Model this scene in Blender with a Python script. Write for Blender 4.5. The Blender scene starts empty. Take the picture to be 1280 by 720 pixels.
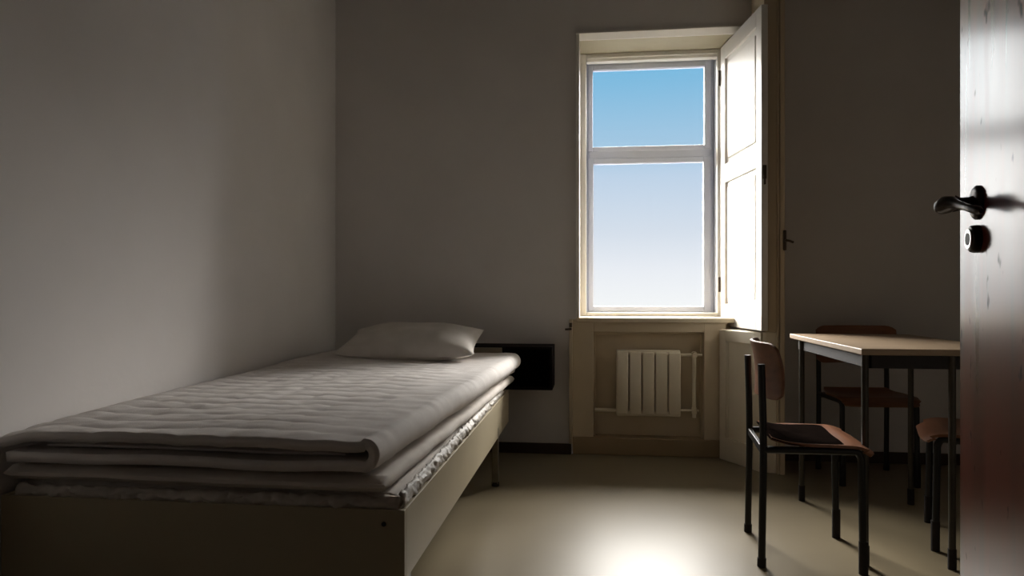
import bpy, bmesh, math, random
from mathutils import Vector, Matrix, noise
PI = math.pi
scene = bpy.context.scene
col = scene.collection
random.seed(4)

# ------------------------------------------------------------------ materials
def srgb(r, g, b):
    f = lambda c: (c/255/12.92) if c/255 <= 0.04045 else ((c/255+0.055)/1.055)**2.4
    return (f(r), f(g), f(b), 1)

def mat(name, c1, c2=None, rough=0.6, scale=8, bump=0.0, bscale=60, metal=0.0, spec=0.5, stretch=(1, 1, 1), detail=4, rvar=0.0, coat=0.0):
    m = bpy.data.materials.new(name); m.use_nodes = True
    nt = m.node_tree; N = nt.nodes; L = nt.links
    b = N['Principled BSDF']
    b.inputs['Roughness'].default_value = rough
    b.inputs['Metallic'].default_value = metal
    b.inputs['Specular IOR Level'].default_value = spec
    if coat:
        b.inputs['Coat Weight'].default_value = coat
        b.inputs['Coat Roughness'].default_value = 0.18
    tc = N.new('ShaderNodeTexCoord'); mp = N.new('ShaderNodeMapping')
    mp.inputs['Scale'].default_value = stretch
    L.new(tc.outputs['Object'], mp.inputs['Vector'])
    no = N.new('ShaderNodeTexNoise'); no.inputs['Scale'].default_value = scale; no.inputs['Detail'].default_value = detail
    L.new(mp.outputs[0], no.inputs['Vector'])
    rp = N.new('ShaderNodeValToRGB')
    rp.color_ramp.elements[0].position = 0.3; rp.color_ramp.elements[1].position = 0.7
    rp.color_ramp.elements[0].color = c1; rp.color_ramp.elements[1].color = c2 or c1
    L.new(no.outputs['Fac'], rp.inputs['Fac']); L.new(rp.outputs[0], b.inputs['Base Color'])
    if rvar:
        mr = N.new('ShaderNodeMapRange'); mr.inputs['To Min'].default_value = rough-rvar; mr.inputs['To Max'].default_value = rough+rvar
        L.new(no.outputs['Fac'], mr.inputs['Value']); L.new(mr.outputs[0], b.inputs['Roughness'])
    if bump:
        n2 = N.new('ShaderNodeTexNoise'); n2.inputs['Scale'].default_value = bscale; n2.inputs['Detail'].default_value = 5
        L.new(mp.outputs[0], n2.inputs['Vector'])
        bp = N.new('ShaderNodeBump'); bp.inputs['Strength'].default_value = bump; bp.inputs['Distance'].default_value = 0.004
        L.new(n2.outputs['Fac'], bp.inputs['Height']); L.new(bp.outputs[0], b.inputs['Normal'])
    return m

M = {}
M['plaster'] = mat('plaster_wall', srgb(220, 216, 213), srgb(228, 224, 221), 0.85, 2.2, 0.12, 45, spec=0.25)
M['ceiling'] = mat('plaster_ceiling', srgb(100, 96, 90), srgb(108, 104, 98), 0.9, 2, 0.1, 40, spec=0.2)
M['dado'] = mat('brown_wall_paint', srgb(190, 182, 172), srgb(198, 190, 180), 0.85, 2)
M['hall'] = mat('hall_paint', srgb(70, 62, 54), srgb(80, 70, 60), 0.9, 2)
M['lino'] = mat('linoleum', srgb(116, 105, 84), srgb(128, 116, 92), 0.36, 1.6, 0.05, 12, spec=0.5, rvar=0.04)
M['skirting'] = mat('skirting_paint', srgb(58, 42, 30), srgb(66, 48, 34), 0.5, 5)
M['cream'] = mat('cream_paint', srgb(208, 192, 164), srgb(216, 200, 172), 0.5, 5, 0.08, 25)
M['plinthpaint'] = mat('plinth_paint', srgb(158, 136, 104), srgb(166, 144, 112), 0.5, 5, 0.08, 25)
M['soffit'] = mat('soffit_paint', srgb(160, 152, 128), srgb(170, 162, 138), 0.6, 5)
M['cream_lit'] = mat('cream_paint_lit', srgb(232, 222, 202), srgb(238, 229, 210), 0.42, 5, 0.08, 25)  # cream lightened for the lower casing, floor bounce put into the colour
M['white'] = mat('white_paint', srgb(232, 228, 220), srgb(240, 237, 230), 0.42, 5, 0.08, 25)
M['sash'] = mat('sash_paint', srgb(208, 212, 224), srgb(214, 218, 230), 0.45, 5)
M['radiator'] = mat('radiator_enamel', srgb(236, 226, 202), srgb(242, 232, 210), 0.4, 5)
M['bedboard'] = mat('bed_laminate', srgb(162, 150, 124), srgb(170, 158, 132), 0.5, 3, 0.03, 60)
M['steel'] = mat('bed_leg_metal', srgb(110, 104, 92), srgb(130, 122, 108), 0.35, 20, metal=0.7)
M['quilt'] = mat('quilted_cotton', srgb(214, 208, 204), srgb(226, 220, 216), 0.8, 14, 0.25, 420, spec=0.25)
M['mattress'] = mat('mattress_ticking', srgb(206, 198, 190), srgb(218, 210, 202), 0.8, 14, 0.25, 380, spec=0.25)
M['sheet'] = mat('crumpled_sheet', srgb(168, 160, 150), srgb(196, 188, 178), 0.5, 20, 0.3, 120, spec=0.6)
M['pillow'] = mat('pillow_cotton', srgb(208, 202, 194), srgb(218, 212, 205), 0.85, 12, 0.3, 400, spec=0.2)
M['blackwood'] = mat('dark_cabinet_wood', srgb(20, 15, 14), srgb(28, 20, 18), 0.8, 6, spec=0.1, stretch=(1, 6, 6))
M['olive'] = mat('cabinet_door_olive', srgb(150, 138, 116), srgb(160, 147, 124), 0.5, 6)
M['tube'] = mat('black_steel_tube', srgb(20, 19, 19), srgb(27, 25, 25), 0.42, 20, spec=0.4)
M['darklayer'] = mat('dark_seat_layer', srgb(20, 15, 13), srgb(27, 21, 18), 0.95, 20, 0.1, 200, spec=0.0)
M['rubber'] = mat('rubber_foot', srgb(24, 18, 16), srgb(30, 22, 20), 0.8, 20)
M['tableleg'] = mat('table_leg_steel', srgb(62, 57, 50), srgb(72, 66, 58), 0.4, 20, metal=0.4)
M['plywood'] = mat('chair_plywood', srgb(108, 66, 42), srgb(136, 88, 58), 0.38, 5, 0.05, 40, stretch=(6, 1, 6), spec=0.5)
M['tabletop'] = mat('tabletop_laminate', srgb(164, 140, 112), srgb(176, 152, 124), 0.45, 4, stretch=(1, 8, 8))
M['tableedge'] = mat('table_apron', srgb(24, 16, 13), srgb(32, 22, 18), 0.6, 8)
M['brass'] = mat('dark_bronze', srgb(52, 44, 38), srgb(64, 54, 46), 0.3, 30, metal=0.9)
M['iron'] = mat('latch_iron', srgb(70, 58, 46), srgb(84, 70, 56), 0.4, 30, metal=0.6)
M['chrome'] = mat('worn_chrome', srgb(190, 188, 182), srgb(210, 206, 200), 0.2, 30, metal=1.0)
M['black'] = mat('keyhole_black', srgb(12, 11, 11), None, 0.5, 10)

def wood_door():
    m = bpy.data.materials.new('varnished_mahogany'); m.use_nodes = True
    nt = m.node_tree; N = nt.nodes; L = nt.links; b = N['Principled BSDF']
    tc = N.new('ShaderNodeTexCoord'); mp = N.new('ShaderNodeMapping'); mp.inputs['Scale'].default_value = (14, 14, 0.9)
    L.new(tc.outputs['Object'], mp.inputs['Vector'])
    no = N.new('ShaderNodeTexNoise'); no.inputs['Scale'].default_value = 1.6; no.inputs['Detail'].default_value = 7; no.inputs['Distortion'].default_value = 0.6
    L.new(mp.outputs[0], no.inputs['Vector'])
    rp = N.new('ShaderNodeValToRGB')
    rp.color_ramp.elements[0].position = 0.3; rp.color_ramp.elements[0].color = srgb(84, 24, 14)
    rp.color_ramp.elements[1].position = 0.72; rp.color_ramp.elements[1].color = srgb(128, 44, 28)
    L.new(no.outputs['Fac'], rp.inputs['Fac'])
    # knots and nicks
    mp2 = N.new('ShaderNodeMapping'); mp2.inputs['Scale'].default_value = (30, 30, 16)
    L.new(tc.outputs['Object'], mp2.inputs['Vector'])
    n2 = N.new('ShaderNodeTexNoise'); n2.inputs['Scale'].default_value = 1.3; n2.inputs['Detail'].default_value = 2
    L.new(mp2.outputs[0], n2.inputs['Vector'])
    r2 = N.new('ShaderNodeValToRGB'); r2.color_ramp.elements[0].position = 0.68; r2.color_ramp.elements[1].position = 0.76
    L.new(n2.outputs['Fac'], r2.inputs['Fac'])
    mx = N.new('ShaderNodeMix'); mx.data_type = 'RGBA'
    L.new(r2.outputs[0], mx.inputs['Factor']); L.new(rp.outputs[0], mx.inputs['A']); mx.inputs['B'].default_value = srgb(48, 20, 14)
    L.new(mx.outputs['Result'], b.inputs['Base Color'])
    mr = N.new('ShaderNodeMapRange'); mr.inputs['To Min'].default_value = 0.22; mr.inputs['To Max'].default_value = 0.36
    L.new(no.outputs['Fac'], mr.inputs['Value'])
    ad = N.new('ShaderNodeMath'); ad.operation = 'MULTIPLY_ADD'; L.new(r2.outputs[0], ad.inputs[0]); ad.inputs[1].default_value = 0.35
    L.new(mr.outputs[0], ad.inputs[2]); L.new(ad.outputs[0], b.inputs['Roughness'])
    bp = N.new('ShaderNodeBump'); bp.inputs['Strength'].default_value = 0.04; bp.inputs['Distance'].default_value = 0.002
    L.new(no.outputs['Fac'], bp.inputs['Height']); L.new(bp.outputs[0], b.inputs['Normal'])
    b.inputs['Specular IOR Level'].default_value = 0.65
    b.inputs['Coat Weight'].default_value = 0.5; b.inputs['Coat Roughness'].default_value = 0.17
    return m
M['door'] = wood_door()

def glass():
    m = bpy.data.materials.new('window_glass'); m.use_nodes = True
    nt = m.node_tree; N = nt.nodes; L = nt.links; N.clear()
    out = N.new('ShaderNodeOutputMaterial'); tr = N.new('ShaderNodeBsdfTransparent'); gl = N.new('ShaderNodeBsdfGlossy')
    tr.inputs[0].default_value = (0.97, 0.98, 0.985, 1); gl.inputs['Roughness'].default_value = 0.02
    fr = N.new('ShaderNodeFresnel'); fr.inputs[0].default_value = 1.25
    mx = N.new('ShaderNodeMixShader')
    L.new(fr.outputs[0], mx.inputs[0]); L.new(tr.outputs[0], mx.inputs[1]); L.new(gl.outputs[0], mx.inputs[2]); L.new(mx.outputs[0], out.inputs[0])
    return m
M['glass'] = glass()

# ------------------------------------------------------------------ helpers
ORG = {}
def box(bm, x0, x1, y0, y1, z0, z1, bev=0.0, seg=2, T=None):
    vs = [bm.verts.new(Vector(p)) for p in ((x0,y0,z0),(x1,y0,z0),(x1,y1,z0),(x0,y1,z0),(x0,y0,z1),(x1,y0,z1),(x1,y1,z1),(x0,y1,z1))]
    fs = [bm.faces.new([vs[i] for i in q]) for q in ((0,3,2,1),(4,5,6,7),(0,1,5,4),(1,2,6,5),(2,3,7,6),(3,0,4,7))]
    if T is not None:
        for v in vs: v.co = T @ v.co
    if bev > 0:
        es = list({e for f in fs for e in f.edges})
        bmesh.ops.bevel(bm, geom=es, offset=bev, segments=seg, affect='EDGES', profile=0.5)
    return bm

def prism(bm, pts, z0, z1, bev=0.0):
    a = [bm.verts.new((x, y, z0)) for x, y in pts]; b = [bm.verts.new((x, y, z1)) for x, y in pts]
    n = len(pts); fs = [bm.faces.new(a[::-1]), bm.faces.new(b)]
    for i in range(n): fs.append(bm.faces.new((a[i], a[(i+1) % n], b[(i+1) % n], b[i])))
    bmesh.ops.recalc_face_normals(bm, faces=fs)
    if bev: bmesh.ops.bevel(bm, geom=list({e for f in fs for e in f.edges}), offset=bev, segments=2, affect='EDGES', profile=0.5)

def fillet(pts, r, n=5):
    pts = [Vector(p) for p in pts]; out = [pts[0]]
    for i in range(1, len(pts)-1):
        p = pts[i]; a = (pts[i-1]-p); b = (pts[i+1]-p); rr = min(r, a.length*.45, b.length*.45)
        A = p+a.normalized()*rr; B = p+b.normalized()*rr
        for k in range(n+1):
            t = k/n; out.append(A*(1-t)**2+p*2*t*(1-t)+B*t*t)
    out.append(pts[-1]); return out

def tube(bm, pts, r, n=10, radii=None, flat=1.0):
    pts = [Vector(p) for p in pts]; rings = []; up = None
    for i, p in enumerate(pts):
        t = (pts[min(i+1, len(pts)-1)]-pts[max(i-1, 0)]).normalized()
        if up is None:
            up = Vector((0, 0, 1)) if abs(t.z) < .9 else Vector((1, 0, 0))
        s = t.cross(up).normalized(); u = s.cross(t).normalized(); up = u
        R = radii[i] if radii else r
        rings.append([bm.verts.new(p+s*math.cos(2*PI*k/n)*R+u*math.sin(2*PI*k/n)*R*flat) for k in range(n)])
    for a, b in zip(rings, rings[1:]):
        for k in range(n): bm.faces.new((a[k], a[(k+1) % n], b[(k+1) % n], b[k]))
    bm.faces.new(rings[0][::-1]); bm.faces.new(rings[-1])
    return bm

def obj(name, bm, m, parent=None, smooth=False, mods=None, world=True):
    if parent is not None and world and parent in ORG:
        bmesh.ops.transform(bm, matrix=ORG[parent].inverted(), verts=bm.verts)
    bmesh.ops.recalc_face_normals(bm, faces=bm.faces)
    me = bpy.data.meshes.new(name); bm.to_mesh(me); bm.free()
    if smooth:
        for p in me.polygons: p.use_smooth = True
        try: me.set_sharp_from_angle(angle=math.radians(50))
        except Exception: pass
    o = bpy.data.objects.new(name, me); col.objects.link(o)
    me.materials.append(M[m])
    if parent is not None:
        o.parent = parent; ORG[o] = ORG.get(parent, Matrix())
    return o

def NB(): return bmesh.new()
def thing(name, label, cat, loc=(0, 0, 0), rz=0, group=None):
    o = bpy.data.objects.new(name, None); col.objects.link(o); o.empty_display_size = .1
    o.location = loc; o.rotation_euler = (0, 0, rz)
    ORG[o] = Matrix.Translation(loc) @ Matrix.Rotation(rz, 4, 'Z')
    o['label'] = label; o['category'] = cat
    if group: o['group'] = group
    return o
def tag(o, label, cat, group=None):
    o['label'] = label; o['category'] = cat
    if group: o['group'] = group
def struct(name, bm, m, parent=None, smooth=False):
    o = obj(name, bm, m, parent, smooth)
    if parent is None: o['kind'] = 'structure'
    return o
def bx(name, m, *a, bev=0.0, parent=None):
    return struct(name, box(NB(), *a, bev=bev), m, parent)

# ------------------------------------------------------------------ room shell
XL, XR, YB, YF, ZC = -1.562, 2.35, 4.0, 0.34, 2.95
bx('floor', 'lino', XL-.3, XR+.3, -1.7, YB+.02, -.12, 0)
bx('ceiling', 'ceiling', XL-.3, XR+.3, -1.7, YB+.6, ZC, ZC+.12)
bx('wall_left', 'plaster', XL-.3, XL, -1.7, YB+.6, 0, ZC)
bx('wall_right', 'plaster', XR, XR+.3, -1.7, YB+.6, 0, ZC)
# back wall with the deep window niche from floor to lintel
OX0, OX1, OZ1 = -.09, .86, 2.45
bm = NB()
box(bm, XL, OX0-.03, YB, YB+.6, 0, .79); box(bm, XL, -.096, YB, YB+.6, .79, ZC)
box(bm, OX1, XR, YB, YB+.6, 0, ZC)
box(bm, -.096, OX1, YB, YB+.6, OZ1, ZC)
box(bm, OX0-.03, OX1, YB+.14, YB+.6, 0, .79)
struct('wall_back', bm, 'plaster')
# front wall with the doorway the camera looks through, and a dim hall
bm = NB()
box(bm, XL, -.53, YF-.14, YF, 0, ZC); box(bm, .495, XR, YF-.14, YF, 0, ZC); box(bm, -.53, .495, YF-.14, YF, 2.08, ZC)
struct('wall_front', bm, 'dado')
bx('wall_hall', 'hall', XL, XR, -1.7, -1.58, 0, ZC)
# skirtings
bx('baseboard_back_left', 'skirting', XL, -.125, YB-.014, YB, 0, .062, bev=.003)
bx('baseboard_back_right', 'skirting', 1.02, XR, YB-.014, YB, 0, .062, bev=.003)
bx('baseboard_left', 'skirting', XL, XL+.014, YF, YB-.014, 0, .062, bev=.003)
bx('baseboard_right', 'skirting', XR-.014, XR, YF, YB-.014, 0, .062, bev=.003)

# ------------------------------------------------------------------ window
# niche cladding under the sill
nb = NB()
box(nb, -.118, .004, YB+.015, YB+.06, .1, .79, bev=.003)
box(nb, .636, .76, YB+.015, YB+.06, .1, .79, bev=.003)
box(nb, .004, .636, YB+.017, YB+.06, .715, .79, bev=.003)
tr1 = struct('trim_1', nb, 'cream')
nb = NB(); box(nb, -.118, .76, YB+.008, YB+.14, 0, .1, bev=.004)
struct('trim_2', nb, 'plinthpaint')
nb = NB(); box(nb, -.118, .80, YB+.1, YB+.138, .1, .79)
box(nb, .004, .016, YB+.06, YB+.1, .1, .715, bev=.002); box(nb, .624, .636, YB+.06, YB+.1, .1, .715, bev=.002); box(nb, .004, .636, YB+.06, YB+.1, .703, .715, bev=.002)
struct('trim_3', nb, 'cream')
# upright edge strip at the left of the niche, painted
w = bx('trim_4', 'cream', -.137, -.118, YB-.016, YB+.02, .062, .79, bev=.003)
# window casing around the opening
cs = NB()
box(cs, -.098, -.078, YB-.012, YB+.26, .80, 2.465, bev=.003)
vv = [cs.verts.new((x_, y_, z_)) for x_ in (-.098, .86) for (y_, z_) in ((YB-.014, 2.468), (YB+.03, 2.468), (YB+.03, 2.431), (YB+.022, 2.431), (YB-.014, 2.458))]
for k in range(5): cs.faces.new((vv[k], vv[(k+1) % 5], vv[5+(k+1) % 5], vv[5+k]))
cs.faces.new(vv[:5]); cs.faces.new(vv[5:][::-1])
win = struct('window_1', cs, 'white')
ws = struct('window_sill', box(NB(), -.098, .83, YB-.004, YB+.46, .772, .80, bev=.005), 'cream', win)
f = NB()
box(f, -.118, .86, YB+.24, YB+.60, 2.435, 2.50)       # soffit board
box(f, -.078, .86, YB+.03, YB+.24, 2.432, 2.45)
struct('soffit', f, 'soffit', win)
YI = 4.27
f = NB()
box(f, -.085, -.04, YI, YI+.05, .80, 2.435, bev=.004); box(f, .755, .86, YI, YI+.05, .80, 2.435, bev=.004)
box(f, -.04, .755, YI, YI+.05, 2.385, 2.435, bev=.004); box(f, -.04, .755, YI, YI+.05, .80, .822, bev=.003)
box(f, -.03, .755, YI-.008, YI+.004, 2.405, 2.415, bev=.002)
struct('inner_frame', f, 'white', win)
f = NB()   # jamb boards between inner and outer frame
box(f, -.085, -.045, YI+.05, 4.60, .80, 2.435); box(f, .76, .86, YI+.05, 4.60, .80, 2.435)
struct('jamb_board', f, 'sash', win)
YO = 4.40
f = NB()
box(f, -.045, -.025, YO+.015, YO+.07, .80, 2.435, bev=.003); box(f, .735, .76, YO+.015, YO+.07, .80, 2.435, bev=.003)
box(f, -.025, .735, YO+.015, YO+.07, 2.40, 2.435, bev=.003); box(f, -.025, .735, YO+.015, YO+.07, .80, .83, bev=.003)
struct('outer_frame', f, 'sash', win)
struct('transom', box(NB(), -.025, .735, YO+.005, YO+.07, 1.80, 1.86, bev=.006), 'sash', win)
def sash(x0, x1, z0, z1, wd, nm):
    f = NB()
    box(f, x0, x0+wd, YO, YO+.045, z0, z1, bev=.004); box(f, x1-wd*1.4, x1, YO, YO+.045, z0, z1, bev=.004)
    box(f, x0+wd, x1-wd*1.4, YO, YO+.045, z0, z0+wd, bev=.004); box(f, x0+wd, x1-wd*1.4, YO, YO+.045, z1-wd, z1, bev=.004)
    s = struct(nm, f, 'sash', win)
    g = NB(); box(g, x0+wd-.004, x1-wd*1.4+.004, YO+.022, YO+.026, z0+wd-.004, z1-wd+.004)
    o = struct('pane', g, 'glass', s); return s
sash(-.03, .742, 1.85, 2.405, .030, 'upper_sash')
sash(-.03, .742, .825, 1.806, .034, 'lower_sash')

# ------------------------------------------------------------------ shutter leaf, open into the room
def leaf_T(ax, ay, bx_, by_):
    d = Vector((bx_-ax, by_-ay, 0)); L_ = d.length; d.normalize(); n = Vector((d.y, -d.x, 0))  # n points to the right/away
    return Matrix(((d.x, -n.x, 0, ax), (d.y, -n.y, 0, ay), (0, 0, 1, 0), (0, 0, 0, 1))), L_
A = (.768, 4.235); B = (.858, 3.61)
T, SL = leaf_T(*A, *B)
sh = thing('window_shutter', 'white panelled shutter leaf swung open into the room beside the window', 'shutter', (A[0], A[1], .75))
Z0, Z1, th = .75, 2.425, .034
sgn = 1 if (T.to_3x3() @ Vector((0, 1, 0))).x > 0 else -1
def LB(bm, u0, u1, w0, w1, z0, z1, bev=.003):
    a, b = sorted((w0*sgn, w1*sgn)); return box(bm, u0, u1, a, b, z0, z1, bev=bev, T=T)
f = NB()
sw = .075
LB(f, 0, sw, 0, th, Z0, Z1); LB(f, SL-sw, SL, 0, th, Z0, Z1)
LB(f, sw, SL-sw, 0, th, Z0, Z0+.13); LB(f, sw, SL-sw, 0, th, Z1-.09, Z1); LB(f, sw, SL-sw, 0, th, 1.60, 1.71)
obj('shutter_frame', f, 'white', sh)
for (a, b) in ((Z0+.13, 1.60), (1.71, Z1-.09)):
    f = NB(); LB(f, sw-.003, SL-sw+.003, .014, .024, a-.003, b+.003, bev=0)
    LB(f, sw+.03, SL-sw-.03, .006, .02, a+.03, b-.03, bev=.005)
    obj('shutter_panel', f, 'white', sh)
f = NB(); LB(f, SL-.004, SL+.008, .006, .024, 1.53, 1.60, bev=.002); LB(f, SL+.004, SL+.014, .010, .018, 1.50, 1.545, bev=.002)
obj('catch', f, 'iron', sh)
for z in (.95, 2.2):
    p = T @ Vector((-.004, -.006*sgn, 0)); obj('hinge', tube(NB(), [(p.x, p.y, z), (p.x, p.y, z+.09)], .007), 'iron', sh, smooth=True)

# tall shutter box / casing to the right, standing proud of the wall
sb = thing('shutter_box', 'tall cream wooden casing standing out from the wall right of the window', 'window casing', (.94, 4.0, 0))
F = NB()
prism(F, [(.895, YB-.001), (.892, 3.70), (.985, 3.68), (1.005, YB-.001)], .74, 2.80, bev=.003)
obj('upper_casing', F, 'cream', sb)
F = NB(); prism(F, [(.728, YB-.001), (.889, 3.715), (.905, 3.705), (.985, 3.69), (1.005, YB-.001)], 0, .738, bev=.003)
obj('lower_casing', F, 'cream_lit', sb)
a2 = Vector((.728, YB-.001, 0)); b2 = Vector((.889, 3.715, 0))
T2, L2 = leaf_T(a2.x, a2.y, b2.x, b2.y)
s2 = 1 if (T2.to_3x3() @ Vector((0, 1, 0))).x > 0 else -1
def LB2(bm, u0, u1, w0, w1, z0, z1, bev=.002):
    a, b = sorted((w0*s2, w1*s2)); return box(bm, u0, u1, a, b, z0, z1, bev=bev, T=T2)
f = NB()
LB2(f, .0, .05, -.012, .004, 0, .735); LB2(f, L2-.05, L2, -.012, .004, 0, .735)
LB2(f, .05, L2-.05, -.012, .004, 0, .12); LB2(f, .05, L2-.05, -.012, .004, .67, .735)
LB2(f, .05, .062, -.006, .004, .12, .67); LB2(f, .05, L2-.05, -.016, .004, .115, .128)
obj('lower_panel_moulding', f, 'cream_lit', sb)
f = NB()
box(f, .965, .990, 3.668, 3.70, 0, 2.80, bev=.004); box(f, .953, .961, 3.674, 3.70, 0, 2.80, bev=.002)
obj('edge_moulding', f, 'cream', sb)
lt = obj('latch', tube(tube(box(NB(), .980, .994, 3.655, 3.67, 1.165, 1.27, bev=.003), [(.987, 3.66, 1.215), (.987, 3.63, 1.215)], .007), fillet([(.987, 3.634, 1.215), (1.0, 3.632, 1.213), (1.022, 3.634, 1.205)], .01), .006, radii=None), 'iron', sb, smooth=True)

# small latch at the left of the niche
kn = NB(); tube(kn, [(-.128, YB-.014, .735), (-.128, YB-.05, .735)], .007); tube(kn, [(-.128, YB-.045, .735), (-.16, YB-.047, .733)], .006); tube(kn, [(-.128, YB-.018, .745), (-.128, YB-.018, .77)], .009)
o = obj('latch', kn, 'iron', None, smooth=True); tag(o, 'small iron latch on wall just left of the window niche', 'latch')

# ------------------------------------------------------------------ radiator
RX0, RX1, RZ0, RZ1, RY = .134, .507, .228, .612, 4.035
rad = thing('radiator', 'cream column radiator in the niche beneath the window', 'radiator', (.32, 4.05, RZ0))
n = 5; wd = (RX1-RX0)/n
for i in range(n):
    f = NB(); x0 = RX0+i*wd
    box(f, x0+.0035, x0+wd-.0035, RY-.03, RY+.035, RZ0+.012, RZ1-.012, bev=.007, seg=3)
    obj('radiator_section', f, 'radiator', rad, smooth=True)
f = NB(); box(f, RX0+.004, RX1-.004, RY-.022, RY+.03, RZ0, RZ0+.03, bev=.006); obj('header', f, 'radiator', rad, smooth=True)
f = NB(); box(f, RX0+.004, RX1-.004, RY-.022, RY+.03, RZ1-.03, RZ1, bev=.006)
obj('header', f, 'radiator', rad, smooth=True)
f = NB(); tube(f, [(RX1-.01, RY, .585), (.60, RY, .585)], .009); obj('inlet_pipe', f, 'radiator', rad, smooth=True)
f = NB(); tube(f, [(RX1-.01, RY, .262), (.61, RY, .262)], .007); obj('outlet_pipe', f, 'radiator', rad, smooth=True)
f = NB(); tube(f, [(.012, RY+.005, .256), (RX0+.01, RY+.005, .256)], .012); obj('return_pipe', f, 'radiator', rad, smooth=True)
f = NB(); tube(f, [(.583, RY, .222), (.583, RY, .605)], .011)
tube(f, [(.583, RY, .57), (.583, RY, .60)], .016); tube(f, [(.583, RY, .245), (.583, RY, .28)], .015)
obj('riser_pipe', f, 'radiator', rad, smooth=True)
f = NB(); tube(f, [(.583, RY-.005, .585), (.583, RY-.035, .585)], .014); tube(f, [(.583, RY, .585), (.628, RY, .585)], .008); obj('valve', f, 'radiator', rad, smooth=True)

# ------------------------------------------------------------------ wall cabinet by the bed
cab = thing('wall_cabinet', 'low black bedside cabinet hung on the wall behind the bed head', 'cabinet', (-.5, YB, .405))
cx0, cx1, cy0, cz0, cz1 = -.86, -.222, 3.765, .405, .645
f = NB(); t = .016
box(f, cx0, cx1, cy0, YB, cz0, cz0+t, bev=.002); box(f, cx0, cx1, cy0, YB, cz1-t, cz1, bev=.002)
box(f, cx0, cx0+t, cy0, YB, cz0+t, cz1-t, bev=.001); box(f, cx1-t, cx1, cy0, YB, cz0+t, cz1-t, bev=.001)
box(f, cx0+t, cx1-t, YB-.012, YB, cz0+t, cz1-t); box(f, -.506, -.49, cy0, YB-.012, cz0+t, cz1-t, bev=.001)
obj('cabinet_body', f, 'blackwood', cab)
f = NB(); box(f, cx0+.004, -.502, cy0-.016, cy0-.001, cz0+.004, cz1-.006, bev=.002)
cd = obj('cabinet_door', f, 'olive', cab); cd['label'] = 'grey olive door front'

# ------------------------------------------------------------------ bed
BX0, BX1, BY0, BY1 = -1.558, -.46, 1.63, 3.72
RT, RB = .412, .236
bed = thing('single_bed', 'plain cream single bed frame on thin metal legs against left wall', 'bed', ((BX0+BX1)/2, (BY0+BY1)/2, 0))
f = NB(); box(f, BX1-.02, BX1, BY0+.018, BY1, RB, RT, bev=.002); obj('side_rail', f, 'bedboard', bed)
f = NB(); box(f, BX0, BX0+.02, BY0+.018, BY1, RB, RT, bev=.002); obj('side_rail', f, 'bedboard', bed)
f = NB(); box(f, BX0, BX1, BY0, BY0+.018, RB-.042, RT, bev=.002); fb = obj('foot_board', f, 'bedboard', bed)
f = NB(); tube(f, [(BX1-.052, BY0+.002, RT-.035), (BX1-.052, BY0-.003, RT-.035)], .006); obj('bolt', f, 'black', fb)
f = NB(); box(f, BX0+.02, BX1-.02, BY1-.018, BY1, RB, RT, bev=.002); obj('head_board', f, 'bedboard', bed)
for k in range(10):
    y = BY0+.12+k*.2
    f = NB(); box(f, BX0+.02, BX1-.02, y, y+.07, RT-.075, RT-.058, bev=.002); obj('slat', f, 'bedboard', bed)
for (x, y) in ((BX1-.03, BY0+.10), (BX1-.014, 3.30), (BX0+.05, BY0+.10), (BX0+.05, 3.30)):
    f = NB(); box(f, x-.015, x+.015, y-.015, y+.015, .012, RB+.05, bev=.002); lg = obj('leg', f, 'steel', bed)
    f = NB(); tube(f, [(x, y, 0), (x, y, .02)], .019); obj('rubber_foot', f, 'rubber', lg, smooth=True)

def nz(x, y, z=0.): return noise.noise(Vector((x, y, z)))
def slab(bm, x0, x1, y0, y1, z0, z1, r, nx=60, ny=110, wob=.004, fx=None, seed=0.0, xr=None):
    """soft closed slab; cross-section rounded rect in XZ swept along Y, ends rounded"""
    h = (z1-z0)
    prof = []
    m = 7
    for k in range(nx+1): prof.append((0, k/nx))       # top left->right
    for k in range(1, m): prof.append((1, k/m))        # right side
    for k in range(nx+1): prof.append((2, k/nx))       # bottom right->left
    for k in range(1, m): prof.append((3, k/m))
    rings = []
    for j in range(ny+1):
        v = j/ny
        # end rounding
        d = min(v, 1-v)*(y1-y0); e = math.sqrt(max(0, 1-(1-min(d/r, 1))**2))
        y = y0+v*(y1-y0)
        ring = []
        for (s, u) in prof:
            X1 = xr(y) if xr else x1
            if s == 0: x = x0+r+(X1-x0-2*r)*u; z = z1
            elif s == 2: x = X1-r-(X1-x0-2*r)*u; z = z0
            elif s == 1: a = PI/2-PI*u; x = X1-r+r*math.cos(a); z = (z0+z1)/2+h/2*math.sin(a)
            else: a = -PI/2-PI*u; x = x0+r+r*math.cos(a); z = (z0+z1)/2+h/2*math.sin(a)
            zc = (z0+z1)/2; z = zc+(z-zc)*(0.25+.75*e)
            z += wob*nz(x*5+seed, y*5, seed); yy = y+wob*1.2*nz(x*6, seed, z*3)
            xx = x+(wob*nz(seed, y*6, 3.1) if s == 1 else 0)
            if fx: z += fx(x, y, s)
            ring.append(bm.verts.new((xx, yy, z)))
        rings.append(ring)
    n = len(prof)
    for a, b in zip(rings, rings[1:]):
        for k in range(n): bm.faces.new((a[k], a[(k+1) % n], b[(k+1) % n], b[k]))
    bm.faces.new(rings[0][::-1]); bm.faces.new(rings[-1])
    return bm

# mattress lying in the frame
f = slab(NB(), BX0+.022, BX1-.024, BY0+.02, BY1-.02, RT-.057, .446, .022, wob=.005, seed=2.)
o = obj('mattress', f, 'mattress', None, smooth=True); tag(o, 'thin pale mattress lying in the bed frame, lowest of the bedding layers', 'mattress')
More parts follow.
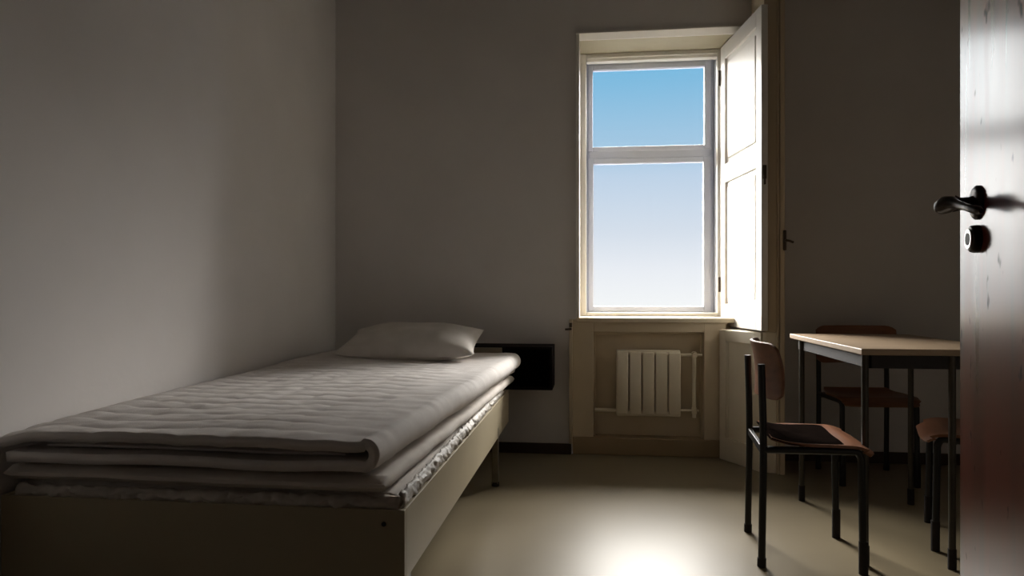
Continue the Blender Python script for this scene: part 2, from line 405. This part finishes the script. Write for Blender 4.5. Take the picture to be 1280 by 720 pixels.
# thin folded pad over it
def xr2(y): return -.505+(y-BY0)/(BY1-BY0)*.075
f = slab(NB(), BX0+.01, -.48, BY0-.005, BY1+.005, .452, .490, .018, wob=.005, seed=7., xr=xr2)
o = obj('mattress_pad', f, 'mattress', None, smooth=True); tag(o, 'thin pale mattress pad between the mattress and the quilted topper', 'mattress pad')

# quilted topper, folded lengthwise: C-shaped cross-section with the fold on the right
def quilt():
    bm = NB()
    zt, zb = .580, .519
    Y0, Y1 = BY0-.02, BY1+.01
    xl = -1.545
    path = []
    nt, na = 64, 12
    for k in range(nt+1): path.append(('t', k/nt))
    for k in range(1, na): path.append(('a', k/na))
    for k in range(nt+1): path.append(('b', k/nt))
    ny = 300
    rows = []
    for j in range(ny+1):
        v = j/ny; y = Y0+(Y1-Y0)*v
        xr = -.528+.125*v+.008*nz(y*3, 1.7)
        R = (zt-zb)/2
        row = []
        for (s, u) in path:
            if s == 't': x = xl+(xr-R-xl)*u; z = zt
            elif s == 'a': a = PI/2-PI*u; x = xr-R+R*math.cos(a); z = (zt+zb)/2+R*math.sin(a)
            else: x = xr-R-(xr-R-xl-.02)*u; z = zb
            # top pillows and waves
            if s != 'b':
                wav = y+.012*math.sin(x*9)+.016*nz(x*8, y*4, 5)+.008*nz(x*21, y*6, 1)
                q = abs(math.sin(PI*wav/.088)); qx = abs(math.sin(PI*(x+.01*nz(y*8, 2))/.115))
                amp = .0072 if s == 't' else .003
                fr_ = 1-.75*max(0, min(1, ((x-xl)/(xr-xl)-.72)/.2)) if s == 't' else .5
                fr_ *= 1-.55*max(0, min(1, (v-.55)/.3))
                z += amp*fr_*(q**.5-.6)+.0042*fr_*(qx**.4) + .016*v + .002*nz(x*30, y*40, 2)*fr_ + .007*nz(x*3.2, y*2.6, 9) + .003*nz(x*14, y*22, 4)
                # raised end near the pillow
                z += .022*math.exp(-((y-3.5)/.4)**2)*math.exp(-((x+1.28)/.3)**2)
                if s == 't' and u < .12: z -= .02*(1-u/.12)**2
            else:
                z += .008*nz(x*4, y*3, 2)
            # the top layer's foot end droops a little and bows outward
            e = max(0, 1-v*22)
            if s == 't': z -= .014*e*e*(.6+.6*nz(x*3, 8.))
            yy = y + .012*nz(x*2.5, z*2, 6.)*(1-v) - (.018*math.sin(PI*min(1, u*1.0)) if s == 't' else 0)*e
            row.append(bm.verts.new((x, yy, z)))
        rows.append(row)
    for a, b in zip(rows, rows[1:]):
        for k in range(len(path)-1): bm.faces.new((a[k], a[k+1], b[k+1], b[k]))
    return bm
q = obj('quilted_topper', quilt(), 'quilt', None, smooth=True)
md = q.modifiers.new('thick', 'SOLIDIFY'); md.thickness = .026; md.offset = 0; md.use_rim = True
tag(q, 'white quilted mattress topper folded lengthwise, uppermost layer on the bed', 'mattress topper')
# stitched seam welts on its foot edge
# inner tongue of the fold seen in the open end
f = slab(NB(), -1.45, -.62, BY0+.03, BY1-.06, .530, .552, .010, wob=.006, seed=13., nx=40, ny=80)
inn = obj('inner_fold', f, 'quilt', q, smooth=True)

# crumpled sheet edge bunched between mattress and rail
def ruffle():
    bm = NB()
    def strip(P, nrm_fn, n, hh):
        rows = []
        for i in range(n+1):
            p = P(i/n); nr = nrm_fn(i/n); row = []
            for k in range(9):
                w_ = k/8
                a = .009*nz(i*.33, w_*2.6, 3)+.006*nz(i*.9, w_*4, 8)
                h = hh*(w_-.2)+.008*nz(i*.25, w_*3, 5)
                dr = math.sin(PI*w_)*.014
                row.append(bm.verts.new((p[0]+nr[0]*(a+dr-.006), p[1]+nr[1]*(a+dr-.006), RT+h)))
            rows.append(row)
        for a, b in zip(rows, rows[1:]):
            for k in range(8): bm.faces.new((a[k], a[k+1], b[k+1], b[k]))
    strip(lambda t: (BX1-.016, BY0+.02+t*(BY1-.2-BY0-.02)), lambda t: (1, 0), 240, .042)
    strip(lambda t: (BX0+.04+t*(BX1-.016-BX0-.04), BY0+.012), lambda t: (0, -1), 130, .034)
    return bm
o = obj('bed_sheet', ruffle(), 'sheet', None, smooth=True)
md = o.modifiers.new('thick', 'SOLIDIFY'); md.thickness = .003
tag(o, 'crumpled white sheet edge bunched along the top of the bed rail', 'sheet')

# pillow
def pillow():
    bm = NB(); nu, nv = 40, 28; W, D, H = .71, .46, .088
    def P(u, v, s):
        x = (u-.5)*2; y = (v-.5)*2
        k = (1-abs(x)**2.6)*(1-abs(y)**2.6)
        pin = 1-.09*(1-abs(x)**2)*(abs(y)**3); pin2 = 1-.07*(1-abs(y)**2)*(abs(x)**3)
        hz = H*max(0, k)**.52
        z = s*hz*(1.15 if s > 0 else .55)
        z += .008*nz(u*5, v*5, s)*(1 if s > 0 else .3)*min(1, k*4)
        # corners lift a bit
        z += .02*(abs(x)**4*abs(y)**2)
        return Vector((x*W/2*pin2, y*D/2*pin, z))
    top = [[bm.verts.new(P(i/nu, j/nv, 1)) for j in range(nv+1)] for i in range(nu+1)]
    bot = [[(top[i][j] if i in (0, nu) or j in (0, nv) else bm.verts.new(P(i/nu, j/nv, -1))) for j in range(nv+1)] for i in range(nu+1)]
    for i in range(nu):
        for j in range(nv):
            bm.faces.new((top[i][j], top[i+1][j], top[i+1][j+1], top[i][j+1]))
            bm.faces.new((bot[i][j], bot[i][j+1], bot[i+1][j+1], bot[i+1][j]))
    return bm
f = pillow()
bmesh.ops.transform(f, matrix=Matrix.Translation((-.938, 3.475, .674)) @ Matrix.Rotation(math.radians(3), 4, 'Z') @ Matrix.Rotation(math.radians(12), 4, 'X'), verts=f.verts)
o = obj('pillow', f, 'pillow', None, smooth=True)
tag(o, 'plump white pillow at the head of the bed', 'pillow')

# ------------------------------------------------------------------ table
TX0, TX1, TY0, TY1, TZ = .917, 1.44, 2.46, 3.32, .755
tb = thing('table', 'small pale topped school table on slim metal legs beside the door', 'table', ((TX0+TX1)/2, (TY0+TY1)/2, 0))
f = NB(); box(f, TX0, TX1, TY0, TY1, TZ-.022, TZ, bev=.003); obj('tabletop', f, 'tabletop', tb)
f = NB()
for a in ((TX0+.035, TX1-.035, TY0+.03, TY0+.045), (TX0+.035, TX1-.035, TY1-.045, TY1-.03), (TX0+.03, TX0+.045, TY0+.03, TY1-.03), (TX1-.045, TX1-.03, TY0+.03, TY1-.03)):
    box(f, *a, TZ-.07, TZ-.022, bev=.002)
obj('apron', f, 'tableedge', tb)
for (x, y) in ((TX0+.022, TY0+.03), (1.222, TY0+.03), (TX0+.028, TY1-.09), (TX1-.028, TY1-.09)):
    f = NB(); tube(f, [(x, y, .015), (x, y, TZ-.023)], .0115); lg = obj('leg', f, 'tableleg', tb, smooth=True)
    f = NB(); tube(f, [(x, y, 0), (x, y, .07)], .0138); obj('rubber_foot', f, 'rubber', lg, smooth=True)

# ------------------------------------------------------------------ chairs
def make_chair(label, group):
    c = thing('school_chair', label, 'chair', (0, 0, 0), 0, group)
    r = .0125; hw = .175
    for s in (-1, 1):
        y = s*hw
        f = NB(); tube(f, fillet([(-.157, y, .012), (-.150, y, .43), (-.158, y, .70)], .12), r); g = obj('back_post', f, 'tube', c, smooth=True)
        f = NB(); tube(f, [(-.157, y, 0), (-.1565, y, .03)], .015); obj('rubber_foot', f, 'rubber', g, smooth=True)
        f = NB(); tube(f, fillet([(-.150, y, .405), (.150, y, .412), (.162, y, .39), (.168, y, .012)], .03), r); g = obj('front_leg', f, 'tube', c, smooth=True)
        f = NB(); tube(f, [(.168, y, 0), (.168, y, .11)], .0150); obj('rubber_foot', f, 'rubber', g, smooth=True)
    f = NB(); box(f, -.158, -.142, -hw, hw, .385, .412, bev=.003); obj('cross_rail', f, 'tube', c)
    f = NB(); box(f, .10, .115, -hw, hw, .395, .412, bev=.003); obj('cross_rail', f, 'tube', c)
    # plywood seat, dished with rolled front
    def grid(fn, nu, nv, thick):
        bm = NB(); g = [[bm.verts.new(fn(i/nu, j/nv)) for j in range(nv+1)] for i in range(nu+1)]
        for i in range(nu):
            for j in range(nv): bm.faces.new((g[i][j], g[i+1][j], g[i+1][j+1], g[i][j+1]))
        bmesh.ops.recalc_face_normals(bm, faces=bm.faces)
        bmesh.ops.solidify(bm, geom=bm.faces[:], thickness=thick)
        return bm
    def seat(u, v):
        x = -.125+.335*u; y = (v-.5)*.38
        w = 1-.16*max(0, .35-u)/.35-.10*max(0, u-.8)/.2*abs(2*v-1)**2
        z = .424-.016*math.sin(PI*min(1, u*1.25))*(1-(2*v-1)**2)
        if u > .75: z -= .030*((u-.75)/.25)**2
        if u < .25: z += .012*((.25-u)/.25)**2
        x -= .02*(abs(2*v-1)**6)*(1 if u > .9 else 0)
        return (x, y*w, z)
    st = obj('seat', grid(seat, 26, 20, -.010), 'plywood', c, smooth=True)
    def back(u, v):
        t = (u-.5)*2
        y = t*.205; z = .575+.195*v
        corner = max(0, abs(t)-.78)/.22
        z = .6725+(z-.6725)*(1-.22*corner**2)
        x = -.154-.016*v+.056*t*t + .010*math.sin(PI*v)
        return (x, y, z)
    obj('backrest', grid(back, 26, 12, .010), 'plywood', c, smooth=True)
    return c
GR = 'school chairs around the table'
ch = make_chair('dark framed plywood school chair nearest the bed, its back toward the window side', GR)
def dup(root, label, x, y, rz):
    r = root.copy(); col.objects.link(r); r.location = (x, y, 0); r.rotation_euler = (0, 0, rz); r['label'] = label
    for k in list(root.children):
        d = k.copy(); col.objects.link(d); d.parent = r
        for g in k.children:
            e = g.copy(); col.objects.link(e); e.parent = d
    return r
dup(ch, 'plywood school chair standing against the back wall behind the table', 1.385, 3.675, -PI/2+math.radians(2))
dup(ch, 'plywood school chair half hidden behind the open brown door', 1.468, 2.765, math.radians(180-21))
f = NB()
def seatlayer(bm):  # thin dark layer added over the rear of the seat, front left plywood
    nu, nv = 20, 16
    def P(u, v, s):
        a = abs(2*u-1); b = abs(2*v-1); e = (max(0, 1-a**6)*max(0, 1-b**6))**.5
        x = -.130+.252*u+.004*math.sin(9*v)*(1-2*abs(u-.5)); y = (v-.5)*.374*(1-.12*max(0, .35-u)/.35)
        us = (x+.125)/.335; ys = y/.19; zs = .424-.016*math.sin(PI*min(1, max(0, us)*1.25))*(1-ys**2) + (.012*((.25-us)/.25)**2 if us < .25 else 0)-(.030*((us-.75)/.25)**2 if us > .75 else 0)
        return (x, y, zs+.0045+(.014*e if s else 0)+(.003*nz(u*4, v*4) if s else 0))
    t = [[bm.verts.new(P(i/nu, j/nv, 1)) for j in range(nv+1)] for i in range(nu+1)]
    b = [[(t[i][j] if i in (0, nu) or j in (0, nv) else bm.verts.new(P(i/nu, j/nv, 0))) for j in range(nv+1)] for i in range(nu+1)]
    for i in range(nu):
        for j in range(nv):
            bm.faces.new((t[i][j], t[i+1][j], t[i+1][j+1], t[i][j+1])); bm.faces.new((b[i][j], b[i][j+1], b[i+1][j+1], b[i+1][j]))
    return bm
sp_ = obj('seat_dark_layer', seatlayer(f), 'darklayer', ch, smooth=True, world=False); sp_['label'] = 'thin dark layer over the rear of the seat'
ch['label'] = 'plywood school chair at left side of the table, seen side-on'
ch.location = (.752, 2.60, 0); ch.rotation_euler = (0, 0, math.radians(-5))

# ------------------------------------------------------------------ entrance door, open into the room
P0 = Vector((.612, 1.232, 0)); ang = math.radians(11.3)
d = Vector((-math.sin(ang), -math.cos(ang), 0)); n = Vector((math.cos(ang), -math.sin(ang), 0))   # n: away from camera side
TD = Matrix(((d.x, n.x, 0, P0.x), (d.y, n.y, 0, P0.y), (0, 0, 1, 0), (0, 0, 0, 1)))
DW = .86
f = NB(); box(f, .014, DW, 0, .04, .008, 2.05, bev=.004, T=TD)
box(f, 0, .0142, .005, .04, .008, 2.05, bev=.003, T=TD)
door = struct('door_1', f, 'door')
hz = 1.088; hu = .106
def Dp(u, w, z): return TD @ Vector((u, w, z))
f = NB()
tube(f, [Dp(hu, 0.002, hz), Dp(hu, -.003, hz), Dp(hu, -.006, hz), Dp(hu, -.008, hz)], .026, n=28, radii=[.0265, .0265, .0235, .018])
hd = obj('door_handle', f, 'brass', door, smooth=True)
f = NB()
tube(f, [Dp(hu, -.006, hz), Dp(hu, -.012, hz), Dp(hu, -.024, hz-.001), Dp(hu-.002, -.032, hz)], .01, n=16, radii=[.012, .0095, .010, .0135])
pts = [Dp(hu-.022, -.050, hz-.006), Dp(hu-.016, -.047, hz-.004), Dp(hu-.005, -.042, hz-.001), Dp(hu+.008, -.038, hz-.001), Dp(hu+.03, -.036, hz-.005), Dp(hu+.07, -.035, hz-.014), Dp(hu+.115, -.034, hz-.024), Dp(hu+.125, -.033, hz-.026)]
tube(f, pts, .01, n=16, radii=[.006, .0115, .0140, .0115, .0065, .0055, .0065, .003])
obj('lever', f, 'brass', hd, smooth=True)
cz = hz-.056
f = NB(); tube(f, [Dp(hu, .002, cz), Dp(hu, -.007, cz), Dp(hu, -.010, cz), Dp(hu, -.012, cz)], .02, n=28, radii=[.0215, .0215, .0205, .0175])
cy = obj('lock_rosette', f, 'brass', door, smooth=True)
f = NB(); tube(f, [Dp(hu, -.0105, cz), Dp(hu, -.0145, cz)], .0155, n=28)
obj('lock_ring', f, 'chrome', cy, smooth=True)
f = NB(); tube(f, [Dp(hu, -.0125, cz), Dp(hu, -.0152, cz)], .0095, n=24)
obj('keyhole', f, 'black', cy, smooth=True)
for z in (.3, 1.75):
    p = Dp(DW+.006, .004, 0); obj('hinge', tube(NB(), [(p.x, p.y, z), (p.x, p.y, z+.09)], .009), 'brass', door, smooth=True)
# door frame
f = NB()
box(f, -.53, -.495, YF-.15, YF+.012, 0, 2.09, bev=.003); box(f, .46, .495, YF-.15, YF+.012, 0, 2.09, bev=.003); box(f, -.495, .46, YF-.15, YF+.012, 2.055, 2.09, bev=.003)
struct('trim_5', f, 'door')

# ------------------------------------------------------------------ sky
GLOW_L, GLOW_R, GLOW_UP = 28.0, 66.0, 42.0  # extra sky brightness added left, right and overhead, out of view, lighting the room
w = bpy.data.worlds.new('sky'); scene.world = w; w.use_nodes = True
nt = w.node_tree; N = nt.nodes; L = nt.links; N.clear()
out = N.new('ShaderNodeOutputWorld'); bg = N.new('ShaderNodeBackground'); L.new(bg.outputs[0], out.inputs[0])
tc = N.new('ShaderNodeTexCoord'); sp = N.new('ShaderNodeSeparateXYZ'); L.new(tc.outputs['Generated'], sp.inputs[0])
mr = N.new('ShaderNodeMapRange'); mr.inputs['From Min'].default_value = -.1; mr.inputs['From Max'].default_value = .4
L.new(sp.outputs['Z'], mr.inputs['Value'])
rp = N.new('ShaderNodeValToRGB'); L.new(mr.outputs[0], rp.inputs['Fac'])
def lin(r, g, b): return srgb(r, g, b)
stops = [(-.10, (200, 204, 210)), (-.02, (254, 254, 254)), (.03, (243, 245, 250)), (.085, (222, 230, 241)), (.165, (198, 217, 237)), (.20, (174, 207, 232)), (.31, (124, 190, 228)), (.40, (104, 176, 222))]
cr = rp.color_ramp
while len(cr.elements) < len(stops): cr.elements.new(.5)
for e, (z, c) in zip(cr.elements, stops): e.position = (z+.1)/.5; e.color = lin(*c)
def M_(op, a, b=None, c=None):
    m = N.new('ShaderNodeMath'); m.operation = op
    for i, v in enumerate((a, b, c)):
        if v is None: continue
        if isinstance(v, (int, float)): m.inputs[i].default_value = v
        else: L.new(v, m.inputs[i])
    return m.outputs[0]
def ss(v, a, b):
    m = N.new('ShaderNodeMapRange'); m.interpolation_type = 'SMOOTHSTEP'
    m.inputs['From Min'].default_value = a; m.inputs['From Max'].default_value = b; L.new(v, m.inputs['Value']); return m.outputs[0]
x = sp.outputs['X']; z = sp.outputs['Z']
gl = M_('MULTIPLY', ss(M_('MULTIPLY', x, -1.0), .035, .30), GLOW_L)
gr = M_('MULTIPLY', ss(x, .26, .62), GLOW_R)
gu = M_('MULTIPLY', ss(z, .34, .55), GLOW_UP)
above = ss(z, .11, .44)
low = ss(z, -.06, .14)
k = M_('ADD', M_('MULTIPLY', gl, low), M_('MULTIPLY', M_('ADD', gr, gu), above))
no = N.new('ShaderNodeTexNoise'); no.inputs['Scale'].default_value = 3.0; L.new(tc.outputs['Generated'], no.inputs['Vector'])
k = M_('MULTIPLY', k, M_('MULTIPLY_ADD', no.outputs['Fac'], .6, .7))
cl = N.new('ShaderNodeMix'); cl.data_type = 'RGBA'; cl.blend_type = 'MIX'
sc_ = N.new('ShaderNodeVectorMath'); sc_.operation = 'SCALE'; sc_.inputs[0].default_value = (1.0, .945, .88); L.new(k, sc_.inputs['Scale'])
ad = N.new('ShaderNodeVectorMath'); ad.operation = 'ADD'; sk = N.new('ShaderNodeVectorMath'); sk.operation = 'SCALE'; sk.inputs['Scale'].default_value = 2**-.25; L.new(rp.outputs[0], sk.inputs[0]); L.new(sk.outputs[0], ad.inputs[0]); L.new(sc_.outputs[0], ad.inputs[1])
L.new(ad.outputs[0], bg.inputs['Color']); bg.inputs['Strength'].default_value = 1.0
w.cycles.sampling_method = 'MANUAL'; w.cycles.sample_map_resolution = 1024

# daylight portal in the window opening (guides sky light, gives none of its own)
ld = bpy.data.lights.new('window_portal', 'AREA'); ld.shape = 'RECTANGLE'; ld.size = .80; ld.size_y = 1.60
lo = bpy.data.objects.new('window_portal', ld); col.objects.link(lo)
lo.location = (.355, 4.50, 1.615); lo.rotation_euler = (-PI/2, 0, 0)
ld.cycles.is_portal = True

# ------------------------------------------------------------------ camera
cd_ = bpy.data.cameras.new('camera'); cam = bpy.data.objects.new('camera', cd_); col.objects.link(cam)
cam.location = (0, 0, .95); cam.rotation_euler = (PI/2, 0, math.atan(101/850))
cd_.sensor_width = 36; cd_.lens = 850/1280*36; cd_.shift_y = 5/1280; cd_.clip_start = .05
scene.camera = cam

vs = scene.view_settings
vs.view_transform = 'Standard'; vs.look = 'None'; vs.gamma = 1; vs.use_curve_mapping = False; vs.exposure = 0.25
scene.cycles.use_denoising = True
scene.cycles.max_bounces = 10; scene.cycles.diffuse_bounces = 6
scene.cycles.sample_clamp_indirect = 6
